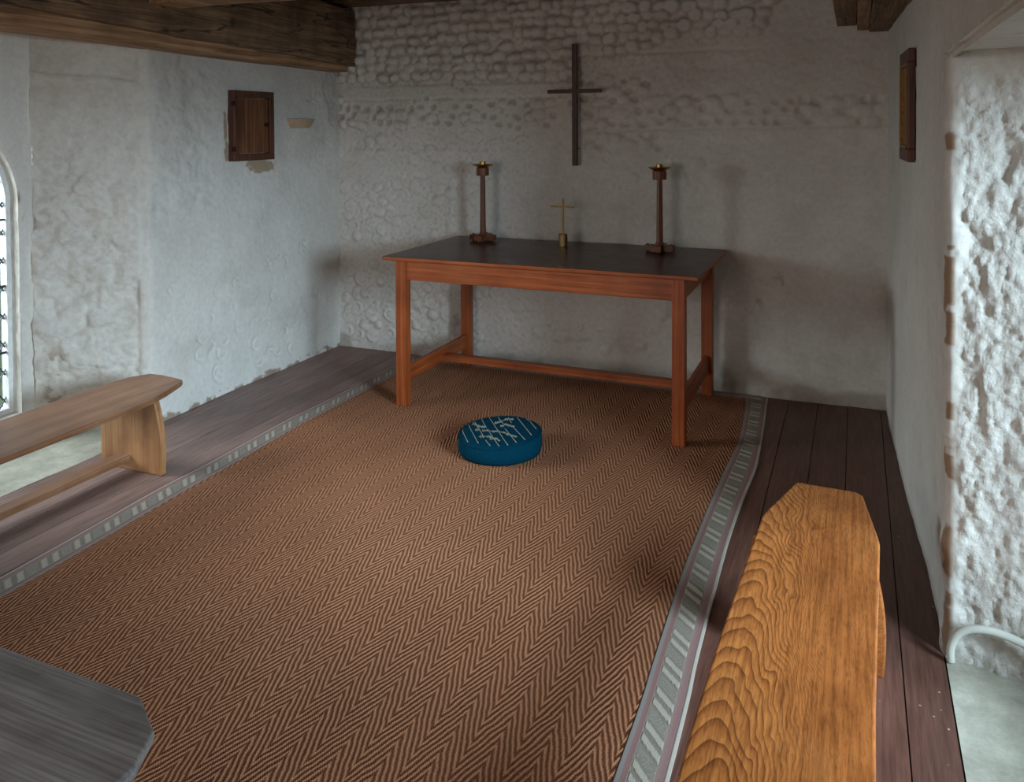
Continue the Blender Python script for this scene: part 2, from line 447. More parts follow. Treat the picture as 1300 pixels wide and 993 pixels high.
# ---- back wall : plane y = .9, heights towards -y
def back_wall():
    d = .0068
    xs = np.arange(-1.08, 2.52, d); zs = np.arange(-.02, 2.52, d)
    U, V = np.meshgrid(xs, zs, indexing='ij')
    rnd = random.Random(7)
    def mask_rows(x, z):
        e = .06*(rnd.random()-.5)
        m = 0.0
        lim = 1.80 if x < .72 else 1.93 + .06*(x-.72)
        if z > lim + e and x < 1.85 - .25*abs(z-2.2)+e: m = 1.0 if x < .72 else .95
        if x < .6 and 1.50 < z + .5*e < 1.70: m = max(m, .55)
        if .62 < x < 1.2 and 1.62 < z < 1.8: m = max(m, .45)
        if .72 < x < 1.28 and 1.36+e < z < 1.68: m = max(m, .6)
        if 1.2 < x < 2.38 and 1.50 + .0*x < z < 1.66 + .02*(x-1.2): m = max(m, .62)
        return m
    st = []; row = 0; z = .9
    dim = []
    while z < 2.5:
        x = -1.1 + (row % 2)*.045
        while x < 2.5:
            a = rnd.uniform(.030, .053); b = rnd.uniform(.023, .036)
            xx = x+rnd.uniform(-.010, .010); zz = z + rnd.uniform(-.012, .012) + .012*math.sin(x*2.2+row)
            m = mask_rows(xx, zz)
            if m > 0 and rnd.random() > .06:
                if m < .9 and rnd.random() < .5:
                    dim.append((xx, zz, a*.72, b*.8, .030*m, 2, rnd.uniform(-.3, .3)))
                else:
                    st.append((xx, zz, a*1.02, b*1.04, (.038 if m > .9 else .030)*m*rnd.uniform(.45, 1.25), 0, rnd.uniform(-.25, .25)))
            x += a*1.93
        row += 1; z += .062
    def rings(x0, x1, z0, z1, n, amp, r0=.022, r1=.046):
        pl = []
        for _ in range(n*12):
            x, z = rnd.uniform(x0, x1), rnd.uniform(z0, z1); r = rnd.uniform(r0, r1)
            if all((x-p[0])**2+(z-p[1])**2 > (.85*(r+p[2]))**2 for p in pl):
                pl.append((x, z, r)); st.append((x, z, r*rnd.uniform(.95, 1.25), r*rnd.uniform(.8, 1.0), amp*rnd.uniform(.6, 1.2), 1 if rnd.random() < .65 else 0, rnd.uniform(-.6, .6)))
            if len(pl) >= n: break
    rings(-.95, .1, .08, .58, 84, .020)
    rings(-.95, .05, .74, 1.14, 64, .014)
    rings(-.9, .4, 1.12, 1.5, 44, .011)
    rings(.1, 1.35, .15, .62, 40, .012)
    rings(.9, 1.45, .9, 1.35, 18, .009)
    H = np.zeros_like(U)
    splat(H, U, V, d, d, st); D = np.zeros_like(U); splat(D, U, V, d, d, dim); H = H + D
    # soften by the layers of limewash
    for _ in range(2):
        H[1:-1, 1:-1] = (H[1:-1, 1:-1]*2 + H[:-2, 1:-1]+H[2:, 1:-1]+H[1:-1, :-2]+H[1:-1, 2:])/6
    und = (fbm(U, V, 1.7, 3, 1)-.5)*.03
    smoothz = 1-ss(1.1, 1.5, V)
    med = (fbm(U, V, 11, 3, 2)-.5)*.010 + (np.abs(fbm(U*.8, V*1.5, 6, 3, 5)-.5))*.020
    left = 1-ss(.2, 1.4, U)
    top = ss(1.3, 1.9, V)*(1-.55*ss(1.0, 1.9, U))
    fine = (fbm(U, V, 45, 3, 3)-.5)*(.0035 + .003*np.maximum(left, top))
    # horizontal ledges between building lifts
    def ledge(zc, amp, x0, x1, sl=0, w=.012):
        zz = zc + sl*U + .015*(fbm(U, U*0, 6, 2, 4)-.5)
        return amp*ss(-w, w, V-zz)*win(U, x0, x1, .12)
    L = ledge(1.69, .010, -.95, .75) - ledge(1.77, .010, -.9, .7) + ledge(1.465, .018, .9, 2.4, .014, .006) - ledge(1.66, .0, .9, 2.4)
    L = L + ledge(1.93, .018, .8, 1.8) - ledge(1.35, .006, -.9, .4)
    h = H + und + med*.8 + fine + L
    # a rounded swelling at the foot, and a vertical scar behind the left candlestick
    h = h + .010*np.exp(-(V/.12)**2)*(.4+.6*fbm(U, V*0, 5, 2, 3))
    cav = ss(.004, -.006, H)*0 + np.clip((.006-H)/.02, 0, 1)*0
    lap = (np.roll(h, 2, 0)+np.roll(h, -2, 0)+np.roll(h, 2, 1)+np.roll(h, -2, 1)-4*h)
    crev = np.clip(lap/.010, 0, 1)  # creases, tinted below for dust and painted shade
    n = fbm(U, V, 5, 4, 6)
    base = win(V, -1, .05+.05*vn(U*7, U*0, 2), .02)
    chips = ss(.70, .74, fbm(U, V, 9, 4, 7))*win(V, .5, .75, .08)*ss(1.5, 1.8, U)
    col = shade(U.shape, (crev*.42*np.clip(top+.6*left, .25, 1), BROWN*.75), (base*.55*ss(.35, .6, n), DIRT_AND_SHADE), (ss(.5, .8, n)*.16, DIRT_AND_SHADE), (top*.30+ss(.9,2.,U)*.12, DIRT_AND_SHADE), (chips*.4, BROWN))  # top and right painted dimmer, as the window light fades there
    P = []
    h = np.minimum(h, .032 + .03*ss(1.1, 1.5, V))
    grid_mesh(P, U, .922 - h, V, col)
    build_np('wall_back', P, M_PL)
back_wall()

def path_grid(P, pts, z0, z1, d, hfun, cfun, side=1, zs=None):
    """pts: plan polyline; surface displaced along its left/right normal into the room"""
    pts = [np.array(p, float) for p in pts]
    xy = []; nr = []
    for a, b in zip(pts, pts[1:]):
        n = max(2, int(np.linalg.norm(b-a)/d)); t = (b-a)/np.linalg.norm(b-a)
        for k in range(n):
            xy.append(a+(b-a)*k/n); nr.append(np.array([t[1], -t[0]])*side)
    xy.append(pts[-1]); nr.append(nr[-1])
    xy = np.array(xy); nr = np.array(nr)
    for _ in range(7):     # round corner and blend normals
        xy[1:-1] = (xy[:-2]+xy[2:]+2*xy[1:-1])/4; nr[1:-1] = (nr[:-2]+nr[2:]+2*nr[1:-1])/4
    nr /= np.linalg.norm(nr, axis=1)[:, None]
    S = np.concatenate([[0], np.cumsum(np.linalg.norm(np.diff(xy, axis=0), axis=1))])
    if zs is None: zs = np.arange(z0, z1+d*.5, d)
    Sg, Zg = np.meshgrid(S, zs, indexing='ij')
    X = np.repeat(xy[:, 0:1], len(zs), 1); Y = np.repeat(xy[:, 1:2], len(zs), 1)
    h = hfun(Sg, Zg, X, Y)
    lap = (np.roll(h, 2, 0)+np.roll(h, -2, 0)+np.roll(h, 2, 1)+np.roll(h, -2, 1)-4*h)
    lap[:2] = 0; lap[-2:] = 0; lap[:, :2] = 0; lap[:, -2:] = 0
    crev = np.clip(lap/.010, 0, 1)
    grid_mesh(P, X + nr[:, 0:1]*h, Y + nr[:, 1:2]*h, Zg, cfun(Sg, Zg, X, Y, crev, h))

# ---- left wall: main face x=-1, step at y=-.71, splayed jamb, recess back with arched window, far jamb, rest of wall
def lumps(S, Z, f=5.5, amp=.03, k=0, an=1.0):
    n = fbm(S*an, Z, f, 4, k, .55); r = 1-np.abs(2*fbm(S*an, Z, f*1.6, 3, k+3)-1)
    return amp*(n-.5)*1.6 + amp*.5*(r-.7)
def h_left(S, Z, X, Y):
    main = ss(-.74, -.68, Y); jamb = 1-main
    h = (fbm(Y, Z, 1.5, 3, 2)-.5)*.035 + (fbm(Y, Z, 14, 3, 1)-.5)*.006 + (fbm(Y, Z, 50, 2, 3)-.5)*.0025
    q = win(Y, -.72, -.25, .08)*win(Z, 1.0, 1.95, .15)
    h = h + q*lumps(Y, Z*1.3, 6, .019, 2) + ss(.55, .8, Y)*lumps(Y, Z, 8, .018, 4)*ss(1.0, 1.5, Z)
    # quoins and rubble of the splayed jamb
    JJ = ss(-.735, -.75, Y)
    hj = lumps(S, Z*1.25, 4.6, .060, 5)*(.30+.70*(1-ss(1.15, 1.35, Z))) + (fbm(S, Z, 26, 3, 2)-.5)*.014 + (fbm(S, Z*1.3, 13, 3, 6)-.5)*.011
    cr = 1-np.clip(np.abs(fbm(S*.8, Z*1.4, 5, 3, 7)-.5)/.012, 0, 1)
    hj = hj - .010*cr*(1-ss(1.3, 1.5, Z))
    h = h*(1-JJ) + (h*.4+hj)*JJ
    e = np.exp(-((Y+.735)/.055)**2)*win(Z, .85, 1.72, .10)
    h = h + e*.05*(fbm(Z*1.0, Y*.4, 8, 3, 3)-.42)
    sc = np.minimum(1, 1)
    h = h - .02*win(S, 2.02, 2.08, .01)*win(Z, -1, .5, .05)*fbm(S, Z, 20, 2, 1)
    # a groove running under the wall plate (like an old pipe chase)
    zc = 1.80 - .06*ss(-1.1, -.85, Y) + .012*np.sin(Y*20)
    h = h - .016*np.exp(-((Z-zc)/.010)**2)*win(Y, -1.12, -.74, .02)
    return h
RINGL = []
def h_left_main(S, Z, X, Y):
    h = h_left(S, Z, X, Y)
    if not RINGL:
        rr = random.Random(3)
        for _ in range(46):
            RINGL.append((rr.uniform(-.62, .7), rr.uniform(.1, .75), rr.uniform(.018, .036), rr.uniform(.004, .009)))
        for _ in range(16):
            RINGL.append((rr.uniform(.6, .86), rr.uniform(1.2, 1.75), rr.uniform(.018, .036), rr.uniform(.004, .009)))
    for (y, z, r, a) in RINGL:
        q = np.sqrt((Y-y)**2+(Z-z)**2)/r; an = np.cos(np.arctan2(Z-z, Y-y)-y*40)
        h = h + 1.25*a*np.exp(-((q-1)/.2)**2)*np.clip(.5+.8*an, 0, 1)*ss(-.71, -.66, Y)
    return h
def c_left(S, Z, X, Y, crev, h):
    n = fbm(Y+X, Z, 6, 4, 6)
    main = ss(-.73, -.69, Y)
    # bare patch below the hatch and flaking along its left side
    def blob(cy, cz, a, b, p=.5): 
        r = np.sqrt(((Y-cy)/a)**2+((Z-cz)/b)**2) + (fbm(Y, Z, 22, 3, 2)-.5)*1.1
        return ss(1.05, .92, r)
    patch = np.maximum(blob(.13, 1.285, .125, .04), blob(.20, 1.27, .05, .035)); flake = np.maximum(blob(-.155, 1.5, .016, .11), blob(-.15, 1.38, .02, .06))
    foot = win(Z, -1, .008+.032*vn(Y*26, Y*0, 1), .006)*ss(.45, .6, fbm(Y, Z, 22, 3, 3))
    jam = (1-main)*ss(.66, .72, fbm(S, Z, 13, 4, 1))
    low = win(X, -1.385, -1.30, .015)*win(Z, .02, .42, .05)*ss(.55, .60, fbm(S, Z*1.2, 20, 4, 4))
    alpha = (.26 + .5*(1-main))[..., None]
    return np.concatenate([shade(Z.shape, (crev*.13, DIRT_AND_SHADE*.9), (ss(.5, .8, n)*.14, DIRT_AND_SHADE), (ss(1.1, 1.9, Z)*.42, DIRT_AND_SHADE), (patch*.9*main, TAN), (flake*.8*main, BROWN), (foot*.8, BROWN*.8), (jam*.10, BROWN), (low*.6, BROWN)), alpha], -1)  # upper wall painted dimmer, where less window light reaches
XR = -1.42            # plane of the recess back
CY, RAD, SPR, SILL = -1.56, .46, 1.14, .13
def left_wall():
    P = []
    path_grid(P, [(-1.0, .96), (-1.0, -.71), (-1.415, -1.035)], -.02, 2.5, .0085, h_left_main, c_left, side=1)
    # far jamb + rest of the wall up to the rear of the room
    flat = lambda S, Z, X, Y: (fbm(Y+X, Z, 2, 3, 2)-.5)*.03
    path_grid(P, [(-1.415, -2.10), (-1.0, -2.42), (-1.0, -4.95)], -.02, 2.5, .03, flat, lambda S, Z, X, Y, c, h: shade(Z.shape, (c*.3, DIRT_AND_SHADE)), side=1)
    # recess back with the arched opening : contour -> outer boundary
    con = []
    for z in np.linspace(SILL, SPR, 46): con.append((CY+RAD, z))
    for a in np.linspace(0, PI, 60)[1:-1]: con.append((CY+RAD*math.cos(a), SPR+RAD*math.sin(a)))
    for z in np.linspace(SPR, SILL, 30): con.append((CY-RAD, z))
    con = np.array(con)
    Y0, Y1, ZT = -1.03, -2.11, 2.0
    outp = []
    for i, (y, z) in enumerate(con):
        if z <= SPR+1e-6: outp.append((Y0 if y > CY else Y1, z if z > SILL+.001 else z))
        else:
            dy, dz = y-CY, z-SPR; t = min(((Y0 if dy > 0 else Y1)-CY)/dy if abs(dy) > 1e-6 else 99, (ZT-SPR)/dz if dz > 1e-6 else 99)
            outp.append((CY+dy*t, SPR+dz*t))
    outp = np.array(outp); K = 26
    tt = np.linspace(0, 1, K)[None, :]
    Yg = con[:, 0:1]*(1-tt)+outp[:, 0:1]*tt; Zg = con[:, 1:2]*(1-tt)+outp[:, 1:2]*tt
    h = (fbm(Yg, Zg, 3, 3, 1)-.5)*.02 + (fbm(Yg, Zg, 24, 3, 2)-.5)*.008; h = h*ss(0, .1, tt)
    crk = ss(.60, .66, fbm(Yg, Zg, 26, 4, 5))*win(Zg, 1.08, 1.2, .03)*ss(.6, .2, tt)
    grid_mesh(P, XR+h, Yg, Zg, shade(Yg.shape, (np.clip(crk, 0, 1)*.8, BROWN)))
    # splayed reveal from contour to the glass plane
    XG = -1.50; K2 = 12; t2 = np.linspace(0, 1, K2)[None, :]
    sc = .995
    inY = CY+(con[:, 0:1]-CY)*sc; inZ = np.where(con[:, 1:2] > SPR, SPR+(con[:, 1:2]-SPR)*sc, con[:, 1:2])
    Yr = con[:, 0:1]*(1-t2)+inY*t2; Zr = con[:, 1:2]*(1-t2)+inZ*t2; Xr = np.broadcast_to(XR*(1-t2)+XG*t2, Yr.shape)
    cr = ss(.62, .68, fbm(Yr+Xr*3, Zr*1.2, 14, 3, 5))
    grid_mesh(P, Xr, Yr+(fbm(Xr*3, Zr, 18, 2, 4)-.5)*.006, Zr, shade(Yr.shape, (cr*.3, DIRT_AND_SHADE)))
    # wall beneath the window and the sloping sill
    yy = np.linspace(Y0, Y1, 60); zz = np.linspace(-.02, SILL, 8); A, B = np.meshgrid(yy, zz, indexing='ij')
    grid_mesh(P, XR+(fbm(A, B, 20, 3, 1)-.5)*.012, A, B, shade(A.shape, (ss(.5, .7, fbm(A, B, 14, 3, 1))*.5, BROWN)))
    xx = np.linspace(XR, XG-.02, 8); A, B = np.meshgrid(np.linspace(CY+RAD, CY-RAD, 40), xx, indexing='ij')
    grid_mesh(P, B, A, SILL+(XR-B)*.12+(fbm(A, B, 20, 3, 1)-.5)*.004, shade(A.shape, (A*0+.1, DIRT_AND_SHADE)))
    # soffit of the recess
    A, B = np.meshgrid(np.linspace(-.6, -2.5, 20), np.linspace(-1.5, -.99, 6), indexing='ij')
    grid_mesh(P, B, A, A*0+1.965, shade(A.shape, (A*0+.2, DIRT_AND_SHADE)))
    # thickness of the outer wall around the glass so no daylight leaks round it
    for (ya, yb, za, zb) in ((-.9, CY+RAD*.995, -.1, 2.1), (CY-RAD*.995, -2.3, -.1, 2.1), (CY+RAD, CY-RAD, SPR+RAD*.995, 2.1), (CY+RAD, CY-RAD, -.1, SILL)):
        A, B = np.meshgrid(np.linspace(ya, yb, 2), np.linspace(za, zb, 2), indexing='ij')
        grid_mesh(P, A*0-1.505, A, B, shade(A.shape))
    build_np('wall_left', P, M_PLR)
left_wall()

# ---- right wall
OPZ = 1.69; YB0, YB1 = -1.2, -2.75
def h_right(S, Z, X, Y):
    corner = np.exp(-((Y+1.16)/.07)**2)
    jamb = ss(2.525, 2.56, X)
    h = (fbm(Y, Z, 1.4, 3, 4)-.5)*.022*(1-.6*corner) + (fbm(Y, Z, 16, 3, 1)-.5)*.004
    # the face sags towards its foot, as an old lime wall does
    j = lumps(S*1.2, Z*.7, 9, .010, 1) + (fbm(S*1.4, Z*.8, 34, 4, 3, .7)-.5)*.026 + .035*(fbm(S, Z, 3, 2, 5)-.5) + .022*np.clip(fbm(S*1.2, Z*.6, 12, 3, 7)-.56, 0, 1)*2.4
    # a ridge like a crack of built-up render
    h = h*(1-jamb) + j*jamb*ss(OPZ+.0, OPZ-.12, Z)
    h = h - corner*.018*(fbm(Z, Z*0, 16, 3, 2))*(Z < OPZ)
    return h
def c_right(S, Z, X, Y, crev, h):
    corner = win(X, 2.45, 2.532, .006)*ss(1.05, .85, np.abs(Y+1.195)/.022 + (fbm(Z, Z*0+3, 22, 3, 2)-.5)*1.6)
    ch = np.zeros_like(Z)
    for z, r in ((1.03, .09), (1.1, .04), (.56, .05), (.27, .07), (.12, .08), (1.45, .02), (.7, .02)):
        ch = np.maximum(ch, ss(1.05, .9, np.abs(Z-z)/r + (fbm(Z, Y+X, 28, 3, 1)-.5)*2.4))
    n = fbm(S, Z, 6, 4, 6)
    jamb = ss(2.53, 2.56, X)
    fl = ss(.72, .76, fbm(S, Z, 14, 4, 2))*jamb
    return np.concatenate([shade(Z.shape, (crev*.22*jamb, DIRT_AND_SHADE), (ss(.55, .8, n)*.15, DIRT_AND_SHADE), ((1-jamb)*.14, DIRT_AND_SHADE), (corner*ch*.9, BROWN), (fl*.35, TAN), (win(Z, -1, .03, .02)*.5*(1-jamb), DIRT_AND_SHADE)), (.14+.86*jamb)[..., None]], -1)
def right_wall():
    P = []
    line = [(2.426, .96), (2.518, -1.2)]
    jb = (3.12, -1.40)
    path_grid(P, line + [jb], -.02, OPZ+.03, .0062, h_right, c_right, side=-1, zs=np.linspace(-.02, OPZ+.03, 281))
    path_grid(P, [(2.426, .96), (2.5225, -1.2)] + [(2.5225, YB1), (2.518, -4.95)], OPZ-.003, 2.5, .016, lambda S, Z, X, Y: h_right(S, np.maximum(Z, OPZ), np.minimum(X, 2.5), Y)*ss(-1.2, -1.1, Y) + (fbm(Y, Z, 4, 3, 1)-.5)*.006*ss(-1.1, -1.3, Y),
              c_right, side=-1)
    flat = lambda S, Z, X, Y: (fbm(Y+X, Z, 4, 3, 2)-.5)*.012
    cf = lambda S, Z, X, Y, c, h: shade(Z.shape, (c*.3, DIRT_AND_SHADE))
    path_grid(P, [(3.12, -2.72), (2.518, YB1), (2.518, -4.95)], -.02, OPZ+.01, .03, flat, cf, side=-1)
    # soffit of the opening, rising slightly outwards
    A, B = np.meshgrid(np.linspace(-1.17, YB1-.02, 120), np.linspace(2.505, 3.16, 50), indexing='ij')
    grid_mesh(P, B, A, OPZ+.012+(B-2.51)*.02+(fbm(A, B, 8, 3, 2)-.5)*.014*ss(2.52, 2.6, B), shade(A.shape, (ss(.66, .72, fbm(A, B, 18, 4, 1))*.4, BROWN)))
    # outer wall around the daylight opening
    for (ya, yb, za, zb) in ((-1.2, -1.56, -.1, 1.8), (-2.70, -2.9, -.1, 1.8), (-1.5, -2.8, 1.62, 1.8), (-1.5, -2.8, -.1, .32)):
        A, B = np.meshgrid(np.linspace(ya, yb, 12), np.linspace(za, zb, 12), indexing='ij')
        grid_mesh(P, A*0+3.10, A, B, shade(A.shape))
    build_np('wall_right', P, M_PLR)
right_wall()

# rear wall (behind the camera) with an unseen opening made up for the fill lamp
def rear_wall():
    bm = bmesh.new()
    Y0, Y1 = -5.1, -4.93
    for a in ((-1.6, -.1, 0, 2.5), (1.1, 3.2, 0, 2.5), (-.1, 1.1, 0, .8), (-.1, 1.1, 1.9, 2.5)):
        box(bm, a[0], a[1], Y0, Y1, a[2], a[3])
    o = obj('wall_rear', bm, M_PAINT); o['kind'] = 'structure'
rear_wall()

# ------------------------------------------------------------------ floor boards, stone slabs, ceiling
def floor():
    rr = random.Random(5)
    edges = [-1.02, -.935, -.80, -.655, -.51, -.365, -.22, -.075, .07, .215, .36, .505, .65, .795, .94, 1.085, 1.23, 1.375, 1.52, 1.665, 1.80, 1.945, 2.094, 2.241, 2.40, 2.512]
    V = []; Q = []; C = []
    for a, b in zip(edges, edges[1:]):
        k = rr.uniform(.85, 1.12)
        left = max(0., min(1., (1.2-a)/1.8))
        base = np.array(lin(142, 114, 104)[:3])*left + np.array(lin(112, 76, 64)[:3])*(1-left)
        g = .0018
        y0, y1 = -4.95, .93
        if a < -.99: y0 = -.70
        segs = [(y0, y1)]
        dz = rr.uniform(-.0012, .0012)
        for (s0, s1) in segs:
            n = len(V)
            for (x, z) in ((a+g, -.012), (a+g, dz), (b-g, dz), (b-g, -.012)):
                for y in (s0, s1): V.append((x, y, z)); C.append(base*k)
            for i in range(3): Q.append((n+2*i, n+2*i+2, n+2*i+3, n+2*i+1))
    n = len(V)
    for p in ((-1.1, -5, -.012), (2.6, -5, -.012), (2.6, 1.0, -.012), (-1.1, 1.0, -.012)): V.append(p); C.append(np.array([.01, .007, .006]))
    Q.append((n, n+1, n+2, n+3))
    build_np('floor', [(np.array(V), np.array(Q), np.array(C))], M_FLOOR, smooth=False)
floor()
def slab(name, x0, x1, y0, y1, z):
    xs = np.linspace(x0, x1, 40); ys = np.linspace(y0, y1, 80); A, B = np.meshgrid(xs, ys, indexing='ij')
    P = []; grid_mesh(P, A, B, z + (fbm(A, B, 5, 3, 2)-.5)*.006, shade(A.shape)); return build_np(name, P, M_STONE)
slab('floor_left_recess', -1.46, -.937, -2.5, -.70, .001)
slab('floor_right_recess', 2.514, 3.16, -2.85, -1.1, .001)

def ceiling():
    bm = bmesh.new()
    x = -1.7
    while x < 3.3:
        box(bm, x, x+.195, -5.1, 1.0, 2.46, 2.48); x += .2
    box(bm, -1.7, 3.3, -5.1, 1.0, 2.482, 2.5)
    o = obj('ceiling', bm, M_BEAM['y']); o['kind'] = 'structure'
ceiling()

def rough_timber(name, x0, x1, y0, y1, z0, z1, axis, mat, label, cat='beam', amp=.006, seed=1, parent=None, shear=0.0):
    """hewn timber: subdivided box with irregular faces"""
    bm = bmesh.new(); box(bm, x0, x1, y0, y1, z0, z1)
    L = {'x': x1-x0, 'y': y1-y0}[axis]; cuts = int(L/.06)
    es = [e for e in bm.edges if abs((e.verts[0].co-e.verts[1].co)['xy'.index(axis)]) > L*.9]
    bmesh.ops.subdivide_edges(bm, edges=es, cuts=cuts, use_grid_fill=True)
    rr = random.Random(seed); ph = [rr.uniform(0, 6) for _ in range(6)]
    cx, cy, cz = (x0+x1)/2, (y0+y1)/2, (z0+z1)/2
    for v in bm.verts:
        t = v.co.x if axis == 'x' else v.co.y
        w = amp*(math.sin(t*5+ph[0]+v.co.z*3)+.6*math.sin(t*13+ph[1])+.35*math.sin(t*29+ph[2]+v.co.z*9))
        w2 = amp*(math.sin(t*4+ph[3])+.5*math.sin(t*11+ph[4])+.3*math.sin(t*31+ph[5]))
        if axis == 'y':
            v.co.x += w*(1 if v.co.x > cx else -.0)
            v.co.z += w2*.7 + shear*(v.co.y)
        else:
            v.co.y += w; v.co.z += w2*.7
    o = obj(name, bm, mat, parent, bevel=.005)
    if label: tag(o, label, cat)
    return o

# ------------------------------------------------------------------ timbers
wall_beam = empty('wall_beam', (-.92, -1.5, 1.93), 'massive dark hewn wall beam running along the top of the left wall', 'beam')
def local(o, root):
    o.data.transform(Matrix.Translation(-Vector(root.location))); return o
b = rough_timber('timber', -1.10, -.828, -3.6, .90, 1.946, 2.316, 'y', M_BEAM['y'], None, seed=2, parent=wall_beam, shear=-.034); local(b, wall_beam)
b = rough_timber('facing_board', -1.02, -.885, -3.6, .87, 1.888, 1.990, 'y', M_BOARD, None, amp=.003, seed=5, parent=wall_beam, shear=-.014); local(b, wall_beam); b['label'] = 'lighter brown board beneath the beam'
j = rough_timber('ceiling_joist', -.845, 2.6, -.86, -.67, 2.095, 2.25, 'x', M_BOARD, 'pale sawn ceiling joist resting over the dark beam at the top left', 'joist', amp=.003, seed=8)
j = rough_timber('ceiling_joist', -.98, 2.62, .70, .90, 2.312, 2.45, 'x', M_BEAM['x'], 'dark brown ceiling joist lying tight along the back wall above the cobbles', 'joist', amp=.003, seed=9)
cb = empty('corner_beam', (2.32, -1.5, 2.0), 'brown boxed roof beam in the top right corner against the back wall', 'beam')
for i, (x0, x1, z0, sd) in enumerate(((2.182, 2.278, 2.026, 21), (2.280, 2.335, 2.000, 22), (2.337, 2.50, 1.990, 23))):
    b = rough_timber('board', x0, x1, -3.4, .90, z0, 2.2, 'y', M_BEAM['y'] if i != 1 else M_BOARD, None, amp=.002, seed=sd, parent=cb); local(b, cb)

# ------------------------------------------------------------------ window (left, leaded)
def left_window():
    w = bpy.data.objects.new('window_1', None); w.location = (-1.50, CY, SILL); link(w); w['kind'] = 'structure'
    r = RAD*.995; H = SPR-SILL
    def arch(rr, n=28, zb=0.0):
        return [(rr, zb)] + [(rr*math.cos(a), H+rr*math.sin(a)) for a in np.linspace(0, PI, n)] + [(-rr, zb)]
    bm = bmesh.new()
    o_, i_ = arch(r+.01, zb=-.01), arch(r-.022, zb=.03)
    for x in (0,):
        vo = [[bm.verts.new((xx, y, z)) for (y, z) in L] for L in (o_, i_) for xx in (-.02, .025)]
        a, b_, c, d = vo; n = len(o_)
        for k in range(n):
            k2 = (k+1) % n
            for p, q in ((a, b_), (b_, d), (d, c), (c, a)):
                bm.faces.new((p[k], p[k2], q[k2], q[k]))
    obj('window_frame', bm, M_PAINT, w)
    # leading, clipped to the arch
    def inside(y, z): return abs(y) < r-.016 and z > .02 and (z < H or y*y+(z-H)**2 < (r-.016)**2)
    bm = bmesh.new(); pw, ph = .095, .135
    for s in (1, -1):
        for k in range(-16, 18):
            seg = []
            for t in np.linspace(-.5, .5, 101):
                y = t; z = s*(t)*ph/pw + k*ph
                if inside(y, z): seg.append((.002*s, y, z))
            if len(seg) > 2: tube(bm, [seg[0], seg[-1]], .0035, 6)
    for z in (.3, .62, .94): tube(bm, [(.012, -(r-.015), z), (.012, r-.015, z)], .006, 6)
    # upright bar at the edge of the light
    obj('leading', bm, M_LEAD, w)
    bm = bmesh.new(); prism(bm, [(y, z) for y, z in arch(r-.012, zb=.015)], 'x', -.004, -.001); 
    obj('pane', bm, M_GLASS, w)
left_window()
def right_window():
    w = bpy.data.objects.new('window_2', None); w.location = (3.12, -2.13, .32); link(w); w['kind'] = 'structure'
    bm = bmesh.new()
    for a in ((-.575, -.53, 0, 1.31), (.53, .575, 0, 1.31), (-.53, .53, 0, .045), (-.53, .53, 1.265, 1.31), (-.018, .018, .045, 1.265)):
        box(bm, -.02, .02, a[0], a[1], a[2], a[3])
    obj('window_frame', bm, M_PAINT, w, bevel=.003)
    bm = bmesh.new(); box(bm, .005, .008, -.53, .53, .045, 1.265); obj('pane', bm, M_GLASS, w)
right_window()

# outside ground
bm = bmesh.new(); box(bm, -30, -1.62, -30, 20, -.5, -.3); o = obj('ground', bm, M_LAWN); o['kind'] = 'structure'

